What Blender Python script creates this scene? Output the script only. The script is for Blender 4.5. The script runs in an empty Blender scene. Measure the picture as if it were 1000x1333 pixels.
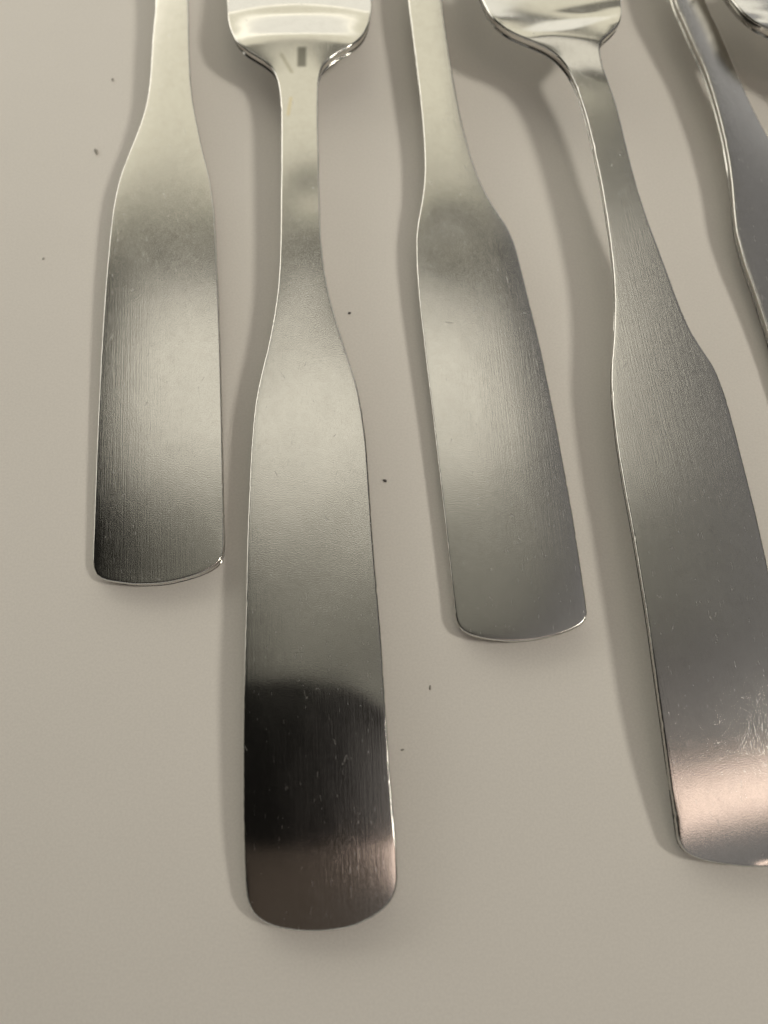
import bpy, bmesh, math, random
import numpy as np
from mathutils import Vector

random.seed(4)
rng = np.random.default_rng(11)
S = bpy.context.scene
COL = S.collection

# ------------------------------------------------------------------ camera
W_PX, H_PX, F_PX = 1000.0, 1333.0, 1109.0
TILT = math.radians(21.0)
CAM = np.array([0.0, 0.0, 0.130])
cd = bpy.data.cameras.new("camera")
cam = bpy.data.objects.new("camera", cd)
COL.objects.link(cam)
cam.location = CAM
cam.rotation_euler = (TILT, 0, 0)
cd.sensor_fit = 'VERTICAL'
cd.sensor_height = 36.0
cd.lens = 36.0 * F_PX / H_PX
cd.clip_start = 0.005
cd.clip_end = 50.0
cd.dof.use_dof = True
cd.dof.focus_distance = 0.136
cd.dof.aperture_fstop = 16.0
S.camera = cam

# ------------------------------------------------------------------ light
world = bpy.data.worlds.new("World")
S.world = world
world.use_nodes = True
bg = world.node_tree.nodes["Background"]
bg.inputs[0].default_value = (1.0, 0.93, 0.82, 1)
bg.inputs[1].default_value = 0.0035

def area(name, centre, size, rad, aim=(0, 0.03, 0), spread=180):
    """rectangular lamp of a given radiance"""
    ld = bpy.data.lights.new(name, 'AREA')
    ld.shape = 'RECTANGLE'
    ld.size, ld.size_y = size
    m = max(rad)
    ld.color = [c / m for c in rad]
    ld.energy = m * math.pi * size[0] * size[1]
    ld.spread = math.radians(spread)
    o = bpy.data.objects.new(name, ld)
    COL.objects.link(o)
    o.location = centre
    d = Vector(aim) - Vector(centre)
    o.rotation_euler = d.to_track_quat('-Z', 'Y').to_euler()
    return o

def ceiling(name, sx0, sx1, sy0, sy1, rad, h=1.0, y0=0.04):
    """lamp lying flat overhead between two pairs of slopes seen from the cutlery"""
    ld = bpy.data.lights.new(name, 'AREA')
    ld.shape = 'RECTANGLE'
    ld.size, ld.size_y = (sx1 - sx0) * h, (sy1 - sy0) * h
    m = max(rad)
    ld.color = [c / m for c in rad]
    ld.energy = m * math.pi * ld.size * ld.size_y
    o = bpy.data.objects.new(name, ld)
    COL.objects.link(o)
    o.location = ((sx0 + sx1) / 2 * h, y0 + (sy0 + sy1) / 2 * h, h)
    return o

def tn(deg):
    return math.tan(math.radians(deg))

ceiling("window_light", -1.0, 0.31, tn(38.6), tn(58), (1.0, 0.945, 0.755), .5, .09)
ceiling("ceiling_light", -0.47, 0.25, tn(21.5), tn(33.4), (1.05, 1.0, 0.86))
ceiling("ceiling_glow", -0.33, 0.29, tn(9), tn(21.5), (0.25, 0.24, 0.20))
ceiling("side_glow", 0.33, 1.2, -0.20, tn(40), (0.2, 0.193, 0.19))
ceiling("side_far_glow", 0.38, 1.3, tn(41), tn(60), (0.42, 0.412, 0.405))
ceiling("side_gap_glow", 0.09, 0.33, tn(-12), tn(7), (0.19, 0.175, 0.165))
ceiling("warm_lamp", 0.15, 0.70, tn(-24), tn(-14), (1.75, 1.36, 1.16))
ceiling("low_glow", 0.12, 0.8, tn(-44), tn(-25), (0.24, 0.23, 0.225))
ceiling("brown_glow", -0.5, 0.11, tn(-44), tn(-19), (0.068, 0.052, 0.04))
area("left_light", (-0.62, 0.62, 0.28), (1.0, 0.45), (0.30, 0.29, 0.262), (-0.06, 0.14, 0), 75)
area("far_fill", (-0.2, 0.72, 0.22), (3.4, 0.40), (1.2, 1.16, 1.03))  # unseen fill added at the far side to lift table and shadows
area("back_fill", (-0.3, -1.0, 0.5), (2.4, 0.5), (0.6, 0.585, 0.54))  # extra unseen fill behind the viewer, added to brighten the table
area("key_lamp", (0.57, -0.05, 0.65), (0.115, 0.115), (3.65, 3.44, 3.05), (0.0, 0.135, 0), 45)

S.view_settings.view_transform = 'Standard'
S.view_settings.look = 'None'
S.view_settings.exposure = 0.0
S.view_settings.gamma = 1.0
S.cycles.max_bounces = 6
S.cycles.use_denoising = True

# ------------------------------------------------------------------ helpers
def ray(px, py):
    a = (np.asarray(px, float) - W_PX / 2) / F_PX
    b = -(np.asarray(py, float) - H_PX / 2) / F_PX
    c, s = math.cos(TILT), math.sin(TILT)
    return np.stack([a, b * c + s, b * s - c], -1)

def at(px, py, z):
    """point at height z that stands at a place measured in the photograph"""
    d = ray(px, py)
    k = (np.asarray(z, float) - CAM[2]) / d[..., 2]
    return CAM + d * k[..., None]

def pchip(x, y, q):
    x = np.asarray(x, float); y = np.asarray(y, float); q = np.asarray(q, float)
    h = np.diff(x); dl = np.diff(y) / h
    m = np.zeros_like(y)
    for i in range(1, len(x) - 1):
        if dl[i - 1] * dl[i] > 0:
            w1, w2 = 2 * h[i] + h[i - 1], h[i] + 2 * h[i - 1]
            m[i] = (w1 + w2) / (w1 / dl[i - 1] + w2 / dl[i])
    m[0], m[-1] = dl[0], dl[-1]
    i = np.clip(np.searchsorted(x, q) - 1, 0, len(x) - 2)
    t = np.clip((q - x[i]) / h[i], 0, 1)
    return (y[i] * (2*t**3 - 3*t**2 + 1) + h[i]*m[i]*(t**3 - 2*t**2 + t)
            + y[i+1] * (-2*t**3 + 3*t**2) + h[i]*m[i+1]*(t**3 - t**2))

def smooth_line(x, y, q):
    """natural cubic spline (smooth sides without pchip's flats)"""
    x = np.asarray(x, float); y = np.asarray(y, float)
    n = len(x); h = np.diff(x)
    A = np.eye(n); r = np.zeros(n)
    for i in range(1, n - 1):
        A[i, i-1], A[i, i], A[i, i+1] = h[i-1], 2*(h[i-1]+h[i]), h[i]
        r[i] = 6*((y[i+1]-y[i])/h[i] - (y[i]-y[i-1])/h[i-1])
    M = np.linalg.solve(A, r)
    q = np.asarray(q, float)
    i = np.clip(np.searchsorted(x, q) - 1, 0, n - 2)
    a = (x[i+1]-q)/h[i]; b = (q-x[i])/h[i]
    return a*y[i] + b*y[i+1] + ((a**3-a)*M[i] + (b**3-b)*M[i+1])*h[i]**2/6

def relax(p, n):
    p = np.array(p, float)
    for _ in range(n):
        p[1:-1] = 0.25*p[:-2] + 0.5*p[1:-1] + 0.25*p[2:]
    return p

def sstep(a, b, x):
    t = np.clip((x - a) / (b - a), 0, 1)
    return t*t*(3-2*t)

class Wobble:
    """slow unevenness of hand-finished metal"""
    def __init__(self, seed, amp):
        r = np.random.default_rng(seed)
        self.k = [(r.normal(0, 1, 2) * w, r.uniform(0, 6.28), a) for w, a in
                  ((90, 1.3), (140, 1.0), (230, 0.5), (330, 0.25), (460, 0.12))]
        self.amp = amp
    def __call__(self, x, y):
        return self.amp * sum(a * np.sin(k[0]*x + k[1]*y + ph) for k, ph, a in self.k)

# ------------------------------------------------------------------ materials
def nodes(m):
    m.use_nodes = True
    nt = m.node_tree
    return nt, nt.nodes["Principled BSDF"]

def N(nt, kind, **kw):
    n = nt.nodes.new(kind)
    for k, v in kw.items():
        setattr(n, k, v)
    return n

def math_node(nt, op, a, b=None, c=None, clamp=False):
    n = N(nt, 'ShaderNodeMath', operation=op, use_clamp=clamp)
    for i, v in enumerate((a, b, c)):
        if v is None: continue
        if isinstance(v, (int, float)): n.inputs[i].default_value = v
        else: nt.links.new(v, n.inputs[i])
    return n.outputs[0]

def ramp(nt, val, a, b, lo=0.0, hi=1.0):
    n = N(nt, 'ShaderNodeMapRange', interpolation_type='SMOOTHSTEP')
    nt.links.new(val, n.inputs[0])
    for i, v in enumerate((a, b, lo, hi)):
        n.inputs[i+1].default_value = v
    return n.outputs[0]

def mapped(nt, vec, scale, rot=0.0, loc=(0, 0, 0)):
    n = N(nt, 'ShaderNodeMapping')
    n.inputs['Scale'].default_value = scale
    n.inputs['Rotation'].default_value = (0, 0, rot)
    n.inputs['Location'].default_value = loc
    nt.links.new(vec, n.inputs['Vector'])
    return n.outputs[0]

def noise(nt, vec, scale, detail=2.0, rough=0.5):
    n = N(nt, 'ShaderNodeTexNoise')
    n.inputs['Scale'].default_value = scale
    n.inputs['Detail'].default_value = detail
    n.inputs['Roughness'].default_value = rough
    nt.links.new(vec, n.inputs['Vector'])
    return n.outputs['Fac']

def steel(name, rough, brushed=True, marks=()):
    """worn stainless steel; the UV map runs in millimetres, v along the piece"""
    m = bpy.data.materials.new(name)
    nt, p = nodes(m)
    uv = N(nt, 'ShaderNodeUVMap', uv_map='UVMap').outputs[0]
    p.inputs['Metallic'].default_value = 1.0
    # fine brushing along the length, in two widths, that comes and goes
    b1 = noise(nt, mapped(nt, uv, (4.6, 0.06, 1)), 1.0, 3, .6)
    b2 = noise(nt, mapped(nt, uv, (9.0, 0.30, 1), 0.06), 1.0, 2, .6)
    grain = noise(nt, mapped(nt, uv, (5, 5, 5)), 1.0, 3, .65)
    blot = noise(nt, mapped(nt, uv, (.16, .11, 1)), 1.0, 4, .6)
    blot2 = noise(nt, mapped(nt, uv, (.5, .4, 1), .4, (31, 7, 0)), 1.0, 3, .6)
    # scratches: thin straight cells in three directions, broken up by noise
    scr = None
    for ang, sx, sy, seed, w in ((0.25, 1.1, .10, 3, .016), (-0.55, .9, .12, 17, .014), (1.25, .8, .09, 41, .014), (.06, 1.6, .05, 77, .012)):
        v = N(nt, 'ShaderNodeTexVoronoi', feature='DISTANCE_TO_EDGE', voronoi_dimensions='2D')
        v.inputs['Scale'].default_value = 0.5
        nt.links.new(mapped(nt, uv, (sx, sy, 1), ang, (seed, seed * 1.7, 0)), v.inputs['Vector'])
        line = ramp(nt, v.outputs['Distance'], 0.0, w, 1.0, 0.0)
        brk = ramp(nt, noise(nt, mapped(nt, uv, (.55, .55, 1), 0, (seed * 3, 5, 0)), 1.0, 2), .60, .69)
        l = math_node(nt, 'MULTIPLY', line, brk)
        scr = l if scr is None else math_node(nt, 'MAXIMUM', scr, l)
    # tiny pits
    v = N(nt, 'ShaderNodeTexVoronoi', feature='F1', voronoi_dimensions='2D')
    v.inputs['Scale'].default_value = 0.42
    nt.links.new(uv, v.inputs['Vector'])
    pit = ramp(nt, v.outputs['Distance'], .03, .09, 1.0, 0.0)
    sep = N(nt, 'ShaderNodeSeparateColor')
    nt.links.new(v.outputs['Color'], sep.inputs[0])
    pit = math_node(nt, 'MULTIPLY', pit, ramp(nt, sep.outputs[0], .955, .98))
    # colour: the alloy itself, with faint grime
    mix = N(nt, 'ShaderNodeMix', data_type='RGBA')
    mix.inputs[6].default_value = (.665, .65, .615, 1)
    mix.inputs[7].default_value = (.625, .607, .57, 1)
    fine = ramp(nt, noise(nt, mapped(nt, uv, (6.5, 2.2, 1)), 1.0, 3, .7), .35, .75)
    g0 = math_node(nt, 'MULTIPLY', scr, .9)
    g = math_node(nt, 'MULTIPLY_ADD', math_node(nt, 'MULTIPLY_ADD', fine, .9, math_node(nt, 'MULTIPLY', ramp(nt, blot2, .42, .7), .45)), 1.0, math_node(nt, 'MULTIPLY_ADD', pit, .5, g0))
    nt.links.new(g, mix.inputs[0])
    col = mix.outputs[2]
    for (mu, mv, hu, hv, rot, c) in marks:      # painted-in reflections and stains: centre, half sizes in mm, turn, colour
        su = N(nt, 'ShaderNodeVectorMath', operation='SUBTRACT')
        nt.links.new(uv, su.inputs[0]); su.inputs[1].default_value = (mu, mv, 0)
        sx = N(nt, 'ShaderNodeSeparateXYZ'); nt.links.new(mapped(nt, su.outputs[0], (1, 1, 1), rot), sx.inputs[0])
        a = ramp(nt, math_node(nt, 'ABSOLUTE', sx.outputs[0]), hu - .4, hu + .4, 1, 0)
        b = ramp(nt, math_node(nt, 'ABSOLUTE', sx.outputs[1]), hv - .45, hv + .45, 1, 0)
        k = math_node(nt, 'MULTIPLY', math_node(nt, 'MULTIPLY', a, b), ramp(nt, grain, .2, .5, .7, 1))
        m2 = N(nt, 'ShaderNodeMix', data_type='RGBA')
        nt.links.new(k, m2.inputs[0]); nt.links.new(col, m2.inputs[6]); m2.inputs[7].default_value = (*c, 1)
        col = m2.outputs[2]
    nt.links.new(col, p.inputs['Base Color'])
    r = math_node(nt, 'MULTIPLY_ADD', ramp(nt, blot, .35, .7), .025, rough)
    r = math_node(nt, 'MULTIPLY_ADD', math_node(nt, 'SUBTRACT', grain, .5), .10, r)
    r = math_node(nt, 'MULTIPLY_ADD', scr, .16, r)
    nt.links.new(r, p.inputs['Roughness'])
    p.inputs['Anisotropic'].default_value = .3 if brushed else 0.0
    tg = N(nt, 'ShaderNodeTangent', direction_type='UV_MAP', uv_map='UVMap')
    nt.links.new(tg.outputs[0], p.inputs['Tangent'])
    h = math_node(nt, 'MULTIPLY', b1, .85 if brushed else .2)
    h = math_node(nt, 'MULTIPLY_ADD', b2, .55 if brushed else .1, h)
    h = math_node(nt, 'MULTIPLY_ADD', grain, .95 if brushed else .15, h)
    h = math_node(nt, 'MULTIPLY_ADD', blot2, .22, h)
    h = math_node(nt, 'MULTIPLY_ADD', scr, -.16, h)
    h = math_node(nt, 'MULTIPLY_ADD', pit, -.12, h)
    bp = N(nt, 'ShaderNodeBump')
    bp.inputs['Strength'].default_value = 1.0
    bp.inputs['Distance'].default_value = 0.0000125
    nt.links.new(h, bp.inputs['Height'])
    nt.links.new(bp.outputs[0], p.inputs['Normal'])
    return m

STEEL = steel("brushed_steel", .15)
POLISHED = steel("polished_steel", .15, False)

def table_material():
    m = bpy.data.materials.new("off_white_tabletop")
    nt, p = nodes(m)
    co = N(nt, 'ShaderNodeTexCoord').outputs['Object']
    a = noise(nt, co, 14, 4, .6)
    f = noise(nt, co, 2600, 2, .7)
    mix = N(nt, 'ShaderNodeMix', data_type='RGBA')
    mix.inputs[6].default_value = (.785, .75, .695, 1)
    mix.inputs[7].default_value = (.855, .818, .76, 1)
    k = math_node(nt, 'MULTIPLY_ADD', ramp(nt, f, .3, .7), .7, math_node(nt, 'MULTIPLY', ramp(nt, a, .3, .7), .3), clamp=True)
    nt.links.new(k, mix.inputs[0])
    nt.links.new(mix.outputs[2], p.inputs['Base Color'])
    p.inputs['Roughness'].default_value = .55
    p.inputs['Specular IOR Level'].default_value = .25
    bp = N(nt, 'ShaderNodeBump')
    bp.inputs['Distance'].default_value = 0.00002
    bp.inputs['Strength'].default_value = .5
    nt.links.new(noise(nt, co, 900, 3), bp.inputs['Height'])
    nt.links.new(bp.outputs[0], p.inputs['Normal'])
    return m

def plain(name, col, rough=.7):
    m = bpy.data.materials.new(name)
    nt, p = nodes(m)
    co = N(nt, 'ShaderNodeTexCoord').outputs['Object']
    mix = N(nt, 'ShaderNodeMix', data_type='RGBA')
    mix.inputs[6].default_value = (*[c * .7 for c in col], 1)
    mix.inputs[7].default_value = (*[c * 1.3 for c in col], 1)
    nt.links.new(noise(nt, co, 4000, 2), mix.inputs[0])
    nt.links.new(mix.outputs[2], p.inputs['Base Color'])
    p.inputs['Roughness'].default_value = rough
    return m

# ------------------------------------------------------------------ setting
bm = bmesh.new()
bmesh.ops.create_cube(bm, size=1)
bmesh.ops.scale(bm, vec=(1.5, 1.1, .028), verts=bm.verts)
bmesh.ops.translate(bm, vec=(0, .2, -.014), verts=bm.verts)
bmesh.ops.bevel(bm, geom=bm.edges[:], offset=.004, segments=3, affect='EDGES')
me = bpy.data.meshes.new("tabletop")
bm.to_mesh(me); bm.free()
me.materials.append(table_material())
table = bpy.data.objects.new("tabletop", me)
COL.objects.link(table)
table["kind"] = "structure"

# ------------------------------------------------------------------ cutlery
BEV = ((0.00009, 0.00002), (0.00019, 0.00009), (0.00026, 0.00021), (0.00029, 0.00036))   # outward, down

class Loft:
    """A flat forged piece: outline measured on the table, lengthwise bend, cross section, thickness."""
    def __init__(self, L, R, T, axis, tilt, z_end, thick, crown=.028, rows=300, nu=26, seed=0,
                 wob=.000010, dish=None, bow=0.0, smooth=2, tip_blend=.10, zprof=None, corner=None, roll=0.0, kink=None):
        ax = np.array(axis, float); ax /= np.hypot(*ax)
        nm = np.array([-ax[1], ax[0]])
        L = np.array(L, float); R = np.array(R, float); T = np.array(T, float)
        v = np.linspace(0, 1, rows)
        # more rows where the end turns down
        def side(P):
            t = P @ ax; n = P @ nm
            q = t[0] + v * (t[-1] - t[0])
            w = pchip(t, n, q)
            w = relax(w, smooth * 4)
            return q[:, None] * ax + w[:, None] * nm
        Ls, Rs = side(L), side(R)
        T = np.vstack([Ls[-1:], T, Rs[-1:]])
        d = np.r_[0, np.cumsum(np.hypot(*np.diff(T, axis=0).T))]
        u01 = np.linspace(0, 1, nu)
        s = u01 * d[-1]
        Ts = np.stack([pchip(d, T[:, 0], s), pchip(d, T[:, 1], s)], -1)
        Ts = relax(Ts, 1)
        w = np.clip((v - (1 - tip_blend)) / tip_blend, 0, 1) ** 2
        px = Ls[:, None, :] * (1 - u01)[None, :, None] + Rs[:, None, :] * u01[None, :, None]
        px = px + w[:, None, None] * (Ts - (Ls[-1] * (1 - u01)[:, None] + Rs[-1] * u01[:, None]))[None]
        # lengthwise profile
        c = px[:, nu // 2, :]
        self.cpy = c[:, 1]
        base = at(c[:, 0], c[:, 1], np.full(rows, 0.003))
        ds = np.r_[0, np.linalg.norm(np.diff(base[:, :2], axis=0), axis=1)]
        if zprof is None:
            tp = np.array(tilt, float)
            al = np.tan(np.radians(pchip(tp[:, 0], tp[:, 1], c[:, 1])))
            z = np.zeros(rows)
            z[-1] = z_end
            for i in range(rows - 2, -1, -1):
                z[i] = z[i+1] + .5*(al[i] + al[i+1]) * ds[i+1]
        else:
            z = np.array([zprof(y) for y in c[:, 1]])
        self.z = z
        U = (u01 * 2 - 1)[None, :]
        tc = c @ ax                 # height follows the distance along the piece, round corners included
        Z = np.interp(px @ ax, tc, z)
        Z[px @ ax > tc[-1]] = z[-1]
        if kink:                    # a bend whose line curves away towards one side
            ky, ka = kink
            k = (ka * np.clip((U - .25) / .75, 0, 1)**2 + 4 * U + 3 * np.sin(5 * U)) * np.exp(-((c[:, 1] - ky - 15) / 70)**2)[:, None]
            Z = Z + np.interp(c[:, 1][:, None] - k, c[:, 1], z) - z[:, None]
        if bow:                     # shoulders of a fork: the bend runs in an arc across
            k = bow * U**2 * np.clip((95 - c[:, 1]) / 40, 0, 1)[:, None]
            o = np.argsort(c[:, 1])
            Z = Z + np.interp(c[:, 1][:, None] - k, c[o, 1], z[o]) - z[:, None]
        wid = np.linalg.norm(at(px[:, -1, 0], px[:, -1, 1], z) - at(px[:, 0, 0], px[:, 0, 1], z), axis=1)
        cr = np.maximum(crown * wid / 2, 0)[:, None]
        Z = Z - cr * np.abs(U)**2.2
        if dish is not None:
            dd = np.minimum(dish(c[:, 1]), np.maximum(z - .0012 - np.array([thick(y) for y in c[:, 1]]), 0))
            Z = Z - dd[:, None] * (1 - U**2)
        Z = Z + roll * U * wid[:, None] / 2
        if corner:                  # a knocked corner
            for cx, cy, cs, ca in corner:
                Z = Z - ca * np.exp(-((px[..., 0]-cx)**2 + (px[..., 1]-cy)**2) / (2*cs*cs))
        g = at(px[..., 0], px[..., 1], Z)
        Z = Z + Wobble(seed, wob)(g[..., 0], g[..., 1])
        G = at(px[..., 0], px[..., 1], Z)
        # --- closed border: left side, tip, right side, top row
        idx = np.arange(rows * nu).reshape(rows, nu)
        loop = list(idx[:, 0]) + list(idx[-1, 1:-1]) + list(idx[::-1, -1]) + list(idx[0, -2:0:-1])
        V = G.reshape(-1, 3)
        th = np.repeat(np.array([thick(y) for y in c[:, 1]])[:, None], nu, 1).reshape(-1)
        P = V[loop]
        tan = np.roll(P, -1, 0) - np.roll(P, 1, 0)
        out = np.stack([tan[:, 1], -tan[:, 0]], -1)
        out /= np.linalg.norm(out, axis=1)[:, None] + 1e-12
        ctr = V[:, :2].mean(0)
        # orientation check against the polygon's own area
        x, y = P[:, 0], P[:, 1]
        if np.sum(x*np.roll(y, -1) - y*np.roll(x, -1)) < 0:
            out = -out
        for _ in range(3):
            out = .25*np.roll(out, 1, 0) + .5*out + .25*np.roll(out, -1, 0)
            out /= np.linalg.norm(out, axis=1)[:, None] + 1e-12
        lt = th[loop]
        rings = [(a, b) for a, b in BEV]
        verts = [V]; ring_id = [np.array(loop)]
        n0 = len(V); m = len(loop)
        strips = [(np.full(m, a), np.full(m, b)) for a, b in rings]
        for f in (.55, .85):
            strips.append((np.full(m, .00016 if f < .7 else -.00012), lt * f))
        strips.append((np.full(m, -.00042), lt * .97))
        jr = np.random.default_rng(seed + 50)
        jit = jr.normal(0, 1, m)
        for _ in range(2): jit = .25*np.roll(jit, 1) + .5*jit + .25*np.roll(jit, -1)
        nick = (jr.random(m) < .012).astype(float)
        for _ in range(1): nick = .25*np.roll(nick, 1) + .5*nick + .25*np.roll(nick, -1)
        wear = np.clip(.000018 * jit, -.00003, .00005) + .00012 * nick
        for a, b in strips:
            a = a - wear
            Q = P.copy()
            Q[:, :2] += out * a[:, None]
            Q[:, 2] -= np.minimum(b, lt * .97)
            verts.append(Q); ring_id.append(np.arange(n0, n0 + m)); n0 += m
        bot = V.copy(); bot[:, 2] -= th
        bid = np.arange(n0, n0 + len(V)); verts.append(bot); n0 += len(V)
        ring_id.append(bid[np.array(loop)])
        F = []; row_of = []
        ccw = np.sum(x*np.roll(y, -1) - y*np.roll(x, -1)) > 0
        for i in range(rows - 1):
            for j in range(nu - 1):
                q = (idx[i, j], idx[i+1, j], idx[i+1, j+1], idx[i, j+1])
                F.append(q if ccw else q[::-1]); row_of.append(i)
                qb = tuple(bid[k] for k in q)
                F.append(qb[::-1] if ccw else qb); row_of.append(i)
        lrow = [l // nu for l in loop]
        for a, b in zip(ring_id[:-1], ring_id[1:]):
            for k in range(m):
                k2 = (k + 1) % m
                q = (a[k], b[k], b[k2], a[k2])
                F.append(q if ccw else q[::-1]); row_of.append(min(lrow[k], lrow[k2]))
        self.V = np.vstack(verts); self.F = F; self.row_of = np.array(row_of)
        A = at(*c[0], z[0])[:2]; B = at(*c[-1], z[-1])[:2]
        e = (A - B) / np.linalg.norm(A - B); r = np.array([e[1], -e[0]])
        self.uv = np.stack([(self.V[:, :2] - B) @ r, (self.V[:, :2] - B) @ e], -1) * 1000 + np.array([seed * 37.0, seed * 53.0])
        self.tip, self.e, self.r = B, e * 1000, r * 1000
        self.off = (seed * 37.0, seed * 53.0)
        # shared smooth normals, so parts cut from one piece meet without a seam
        nrm = np.zeros_like(self.V)
        for f in F:
            a, b, c_, d_ = (self.V[k] for k in f)
            k = np.cross(c_ - a, d_ - b)
            for q in f: nrm[q] += k
        self.nrm = nrm / (np.linalg.norm(nrm, axis=1)[:, None] + 1e-20)

    def part(self, name, mat, parent, r0=0, r1=10**9):
        F = [f for f, r in zip(self.F, self.row_of) if r0 <= r < r1]
        used = sorted({i for f in F for i in f})
        re = {k: i for i, k in enumerate(used)}
        o0 = np.array(parent.location)
        me = bpy.data.meshes.new(name)
        me.from_pydata([tuple(self.V[k] - o0) for k in used], [], [[re[k] for k in f] for f in F])
        uvl = me.uv_layers.new(name="UVMap")
        vi = np.empty(len(me.loops), int); me.loops.foreach_get("vertex_index", vi)
        uvl.data.foreach_set("uv", self.uv[used][vi].ravel())
        me.polygons.foreach_set("use_smooth", [True] * len(me.polygons))
        me.materials.append(mat)
        me.normals_split_custom_set_from_vertices([tuple(self.nrm[k]) for k in used])
        me.update()
        o = bpy.data.objects.new(name, me)
        COL.objects.link(o)
        o.parent = parent
        return o

def thing(name, label, cat, loc, group):
    o = bpy.data.objects.new(name, None)
    COL.objects.link(o)
    o.empty_display_size = .01
    o.location = loc
    o["label"], o["category"], o["group"] = label, cat, group
    return o

HANDLE_T = lambda y: .0021

def extend_bowl(L, R, top, length, wide, lean):
    """neck and bowl of the piece above the picture, in the same measure"""
    l0, r0 = np.array(L[0]), np.array(R[0])
    c0 = (l0 + r0) / 2; hw0 = (r0[0] - l0[0]) / 2
    rows = []
    for f, w in ((1.0, .10), (.985, .26), (.95, .47), (.88, .72), (.78, .92), (.65, 1.0), (.50, .95), (.36, .78), (.24, .55), (.14, .34), (.06, .21), (0, .15)):
        y = top - f * length
        cx = c0[0] + lean * (y - c0[1]) * .9
        rows.append((cx, y, wide * w))
    rows.append((c0[0] + lean * (top/2 - c0[1]), top / 2, hw0 * .97))
    return [(x - w, y) for x, y, w in rows] + list(L), [(x + w, y) for x, y, w in rows] + list(R)

def utensil(label, L, R, T, axis, tilt, lean, seed, z_end=.0023, wide=74, crown=.028, corner=None):
    L, R = extend_bowl(L, R, -95, 270, wide, lean)
    dish = lambda y: .0052 * sstep(-90, -230, y) * sstep(-366, -290, y) + .0007 * sstep(-90, -140, y)
    lf = Loft(L, R, T, axis, tilt, z_end, HANDLE_T, crown=crown, rows=420, seed=seed, dish=dish, corner=corner)
    o = thing("utensil", label, "utensil", (*lf.tip, 0), "flared steel handles without a fork head in view")
    k = int(np.argmin(np.abs(lf.cpy + 95)))
    lf.part("handle", STEEL, o, k)
    lf.part("bowl", POLISHED, o, 0, k)
    return o, lf

def fork(label, L, R, T, axis, tilt, lean, seed, z_end=.0023, split=100, crown=.028, tine_len=250, bow=11, roll=0.0, marks=(), corner=None, kink=None, stains=()):
    L = [tuple(p) for p in L]; R = [tuple(p) for p in R]
    lf = Loft(L, R, T, axis, tilt, z_end, HANDLE_T, crown=crown, rows=420, nu=34, seed=seed, bow=bow, roll=roll, corner=corner, kink=kink,
              dish=lambda y: .0008 * sstep(46, 15, y))
    o = thing("fork", label, "fork", (*lf.tip, 0), "steel forks lying between the plain handles")
    k = int(np.argmin(np.abs(lf.cpy - split)))
    def where(ml):
        ms = []
        for (px, py, hu, hv, rot, c) in ml:
            q = at(px, py, float(np.interp(py, lf.cpy, lf.z)))
            d = q[:2] - lf.tip
            ms.append((d @ lf.r + lf.off[0], d @ lf.e + lf.off[1], hu, hv, rot, c))
        return ms
    lf.part("handle", steel("stained_brushed_steel", .15, True, where(stains)) if stains else STEEL, o, k)
    hm = steel("reflection_painted_steel", .15, False, where(marks)) if marks else POLISHED  # head steel with reflections painted into its colour
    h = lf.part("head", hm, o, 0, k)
    l0, r0 = np.array(L[0]), np.array(R[0])
    z0 = lf.z[0]
    gap = .10; n = 4
    wt = (1 - gap * (n - 1)) / n
    zp = lambda y: max(.0021, z0 - .0003 - .0030 * sstep(0, -110, y - l0[1])) + .006 * np.clip((-120 - (y - l0[1])) / 130, 0, 1)**1.6
    for i in range(n):
        a, b = i * (wt + gap), i * (wt + gap) + wt
        sh = np.array([lean * tine_len, -tine_len])
        pl, pr = l0 + (r0 - l0) * a, l0 + (r0 - l0) * b
        m = (pl + pr) / 2
        Lt = [m + sh + (pl - m) * .2, m + sh*.97 + (pl - m) * .5, m + sh * .8 + (pl - m) * .7, m + sh*.4 + (pl - m) * .85, pl + np.array([0, 3])]
        Rt = [m + sh + (pr - m) * .2, m + sh*.97 + (pr - m) * .5, m + sh * .8 + (pr - m) * .7, m + sh*.4 + (pr - m) * .85, pr + np.array([0, 3])]
        e = (np.array(Lt[-1]) + np.array(Rt[-1])) / 2
        tl = Loft(Lt, Rt, [e], (-lean, 1), None, 0, lambda y: .0018, rows=40, nu=7, seed=seed + i, zprof=zp, tip_blend=.02, smooth=1)
        tl.part("tine", POLISHED, o)
    return o, lf

# --- far left: plain flared handle
L1 = [(204,0),(200,50),(197,100),(193,130),(184,162),(169,200),(158,230),(152.5,252),(147.5,282),(143.5,320),(137,400),(131.5,500),(127,600),(123.5,700),(122.5,730)]
R1 = [(243,0),(244,50),(246,100),(249,130),(254.5,160),(263,200),(270.5,230),(274,252),(277.5,282),(279.5,320),(283,400),(286,500),(288,600),(289.5,680),(290,702)]
T1 = [(123.5,740),(127,748),(133,752),(155,756),(182,758.5),(212,757),(235,752),(256,746),(273,738.5),(282,733),(287,726.5),(289.5,716)]
TILT1 = [(-480,2),(-150,1),(-60,1.4),(60,2.0),(200,1.8),(300,1.8),(400,2.3),(480,2.0),(600,1.5),(735,2.0),(760,1)]
utensil("leftmost plain steel handle, broad end cut short and level beside the fork", L1, R1, T1, (-.02, 1), TILT1, .03, 1, wide=58)

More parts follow.
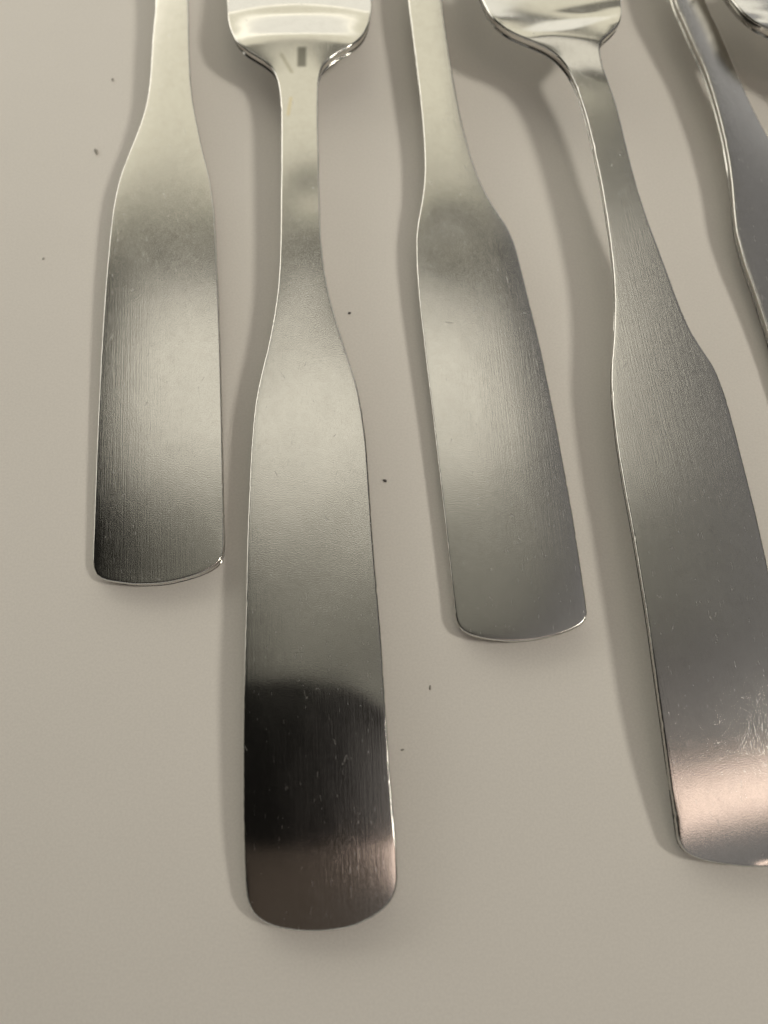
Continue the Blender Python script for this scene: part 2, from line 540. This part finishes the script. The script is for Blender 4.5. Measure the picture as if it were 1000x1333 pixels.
# --- left fork, straight
L2 = [(299,-45),(297,-20),(297,8),(299,28),(305,46),(315,59),(330,69.5),(345,77),(355,86),(361,97),(365,112),(367,132),(368,160),(368,200),(367.5,250),(367,300),(366,340),(363,380),(357,420),(350,455),(342,487),(335,522),(331,560),(328,605),(326,650),(324,700),(322,800),(320,880),(319,960),(319,1050),(320.5,1120),(322,1158)]
R2 = [(480,-45),(482,-20),(482,8),(480,25),(474,41),(464,53),(450,61.5),(436,68.5),(425,77),(417,88),(413,104),(412,130),(412,160),(413,200),(414,250),(415.5,300),(419,340),(426,380),(437,420),(448,455),(457,482),(464,508),(470,542),(475,582),(479,640),(483,700),(488,760),(493,820),(497,880),(501,940),(505,1000),(509,1050),(513,1100),(515,1142)]
T2 = [(323,1168),(327,1180),(333,1190),(342,1197),(354,1203),(372,1207.5),(394,1210),(412,1210.5),(430,1209),(445,1206.5),(460,1203),(478,1195),(494,1185),(504,1175),(510,1166),(514,1154)]
TILT2 = [(-45,-3),(-14,-4),(-6,-13),(1,-12),(6,1),(16,2.2),(30,1.2),(37,-3.5),(43,-.5),(50,6),(66,5.5),(84,4),(110,2.2),(160,1.6),(240,2.0),(330,2.0),(420,1.6),(520,.9),(620,.3),(800,-.6),(858,-.8),(876,-.3),(906,2.2),(960,2.4),(1040,2.8),(1085,4.8),(1115,9),(1150,10.5),(1175,12.5),(1215,16)]
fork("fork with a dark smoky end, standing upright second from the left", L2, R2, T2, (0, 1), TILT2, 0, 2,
     marks=((393, 74, .85, 2.3, 0.04, (.22, .215, .195)), (373, 82, .3, 2.6, -.42, (.46, .44, .38))),  # dark slot and slanting streak: reflections painted as colour
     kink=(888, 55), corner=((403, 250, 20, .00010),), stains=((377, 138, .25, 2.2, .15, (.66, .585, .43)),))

# --- middle plain handle, leaning
L3 = [(533,0),(538,40),(543,80),(548,120),(552,160),(554.5,200),(554.5,230),(551.5,258),(547,283),(544,305),(544,330),(546,370),(549,402),(553.5,440),(558,480),(563,520),(570,580),(577,640),(584,700),(590,755),(595,800)]
R3 = [(574,0),(579,40),(585,80),(592,120),(600.5,160),(611,200),(623,234),(637,262),(651,283),(661,299),(669,319),(676,346),(684,378),(692,410),(702,452),(712,500),(722,550),(733,610),(742.5,662),(751.5,720),(759,770),(762.5,797)]
T3 = [(596.5,808),(600,816),(608,822),(630,828.5),(650,831.5),(670,832.5),(692,831),(715,827),(735,821),(750,814.5),(759,808.5),(762.5,803)]
TILT3 = [(-480,2),(-150,1),(-60,1.4),(60,2.0),(200,2.0),(300,2.0),(380,2.0),(500,1.6),(620,1.1),(740,.7),(785,.7),(812,1.2),(835,3)]
utensil("middle plain steel handle with scratched shoulder, lying between the two forks", L3, R3, T3, (.16, 1), TILT3, .02, 3, wide=50, z_end=.0026, corner=((775, 826, 45, .00030), (588, 312, 25, .00012)))

# --- right fork, leaning
L4 = [(612,-45),(622,-20),(630,0),(637,14),(650,29),(668,41),(690,50),(708,58),(725,69),(740,86),(750,105),(759,130),(768,160),(776,195),(783.5,230),(790.5,270),(796.5,310),(800.5,345),(803,380),(803,418),(801,450),(799,477),(799,502),(801,530),(804.5,562),(810,600),(817,640),(825,682),(832,722),(840,770),(848,822),(855,872),(862,922),(869,972),(876,1022),(881,1056),(884,1078)]
R4 = [(800,-45),(805,-20),(807,0),(808,18),(806,29),(799,38),(788,45),(780.5,53),(779,63),(781,76),(787,95),(795,117),(803,142),(812,180),(822,220),(831,252),(842,286),(855,321),(868,356),(882,395),(898,431),(913,455),(925,473),(934,492),(943,517),(953,552),(963,592),(974,635),(986,685),(997,735),(1008,790),(1019,850),(1029,910),(1039,970),(1048,1030),(1054,1075)]
T4 = [(885.5,1090),(890,1102),(898,1110),(910,1115.5),(928,1120),(950,1123.5),(975,1126),(1000,1126),(1020,1121),(1036,1113),(1047,1101),(1052.5,1088)]
TILT4 = [(-45,-3),(-14,-2),(6,1),(14,6.5),(24,8),(31,1),(37,-1),(44,7),(54,7.5),(66,7),(84,6),(104,4.2),(130,3.4),(180,3.6),(240,3.4),(330,3),(420,2.4),(520,1.4),(640,.6),(800,1.2),(880,2.4),(945,5.2),(1005,8.4),(1040,10),(1080,13),(1130,18)]
fork("fork with a bright pinkish band at its wide end, leaning off the right side", L4, R4, T4, (.2, 1), TILT4, -.12, 4, bow=4, crown=.003, roll=.06)

# --- plain handle cut by the right edge
L5 = [(880,0),(891,25),(905,57),(920,90),(933,130),(943,168),(950,203),(955,240),(958,276),(962,305),(970,335),(981,366),(993,402),(1005,440),(1022,500),(1045,590),(1066,680),(1085,770)]
R5 = [(917,0),(935,40),(949,72),(962,103),(980,143),(1001,182),(1022,216),(1045,248),(1066,273),(1086,296),(1102,325),(1116,360),(1130,402),(1146,455),(1165,525),(1190,620),(1212,710),(1225,765)]
T5 = [(1088,782),(1096,790),(1120,797),(1155,800),(1190,795),(1215,784),(1223,774)]
utensil("plain steel handle cut off by the right edge, behind the leaning fork", L5, R5, T5, (.28, 1), [(a, b + (1.0 if a < 400 else 0)) for a, b in TILT3], .25, 5, wide=46)

# --- fork in the top right corner
sh = lambda P, k: [(x + 309 + k * (y + 45) * .30, y - 4) for x, y in P]
fork("fork in the top right corner with only its curved shoulder showing", sh(L4, 1), sh(R4, 1), sh(T4, 1), (.45, 1), [(a - 4, b) for a, b in TILT4], -.1, 6, bow=4)

# ------------------------------------------------------------------ specks on the table
SPECK = plain("dark_speck", (.10, .09, .08))
PALE = plain("grey_speck", (.38, .35, .31))
def speck(label, px, py, size, stretch, ang, mat):
    bm = bmesh.new()
    bmesh.ops.create_icosphere(bm, subdivisions=2, radius=1)
    for v in bm.verts:
        k = 1 + random.uniform(-.22, .22)
        v.co = Vector((v.co.x * k * stretch, v.co.y * k, v.co.z * k * .5)) * size * .8
    me = bpy.data.meshes.new("crumb")
    bm.to_mesh(me); bm.free()
    me.materials.append(mat)
    me.polygons.foreach_set("use_smooth", [True] * len(me.polygons))
    o = bpy.data.objects.new("crumb", me)
    COL.objects.link(o)
    p = at(px, py, 0.0)
    o.location = (p[0], p[1], size * .42)
    o.rotation_euler = (0, 0, ang)
    o["label"], o["category"], o["group"] = label, "crumb", "specks lying on the tabletop"

speck("small round speck near the top left, left of the leftmost handle's neck", 147, 104, .00030, 1.1, .3, PALE)
speck("long pale grey fleck left of the leftmost handle's shoulder", 126, 198, .00042, 2.4, -1.1, PALE)
speck("small speck by the left edge, level with the leftmost handle's dark band", 57, 337, .00026, 1.2, .8, PALE)
speck("dark speck between the left fork's neck and the middle handle", 455, 408, .00028, 1.1, .2, SPECK)
speck("black speck between the left fork and the lower middle handle", 501, 626, .00029, 1.4, -.5, SPECK)
speck("thin fleck below and left of the middle handle's end", 560, 895, .00020, 2.6, 1.5, PALE)
speck("faint fleck touching close to the right side of the left fork's dark end", 524, 976, .00018, 1.9, .2, PALE)
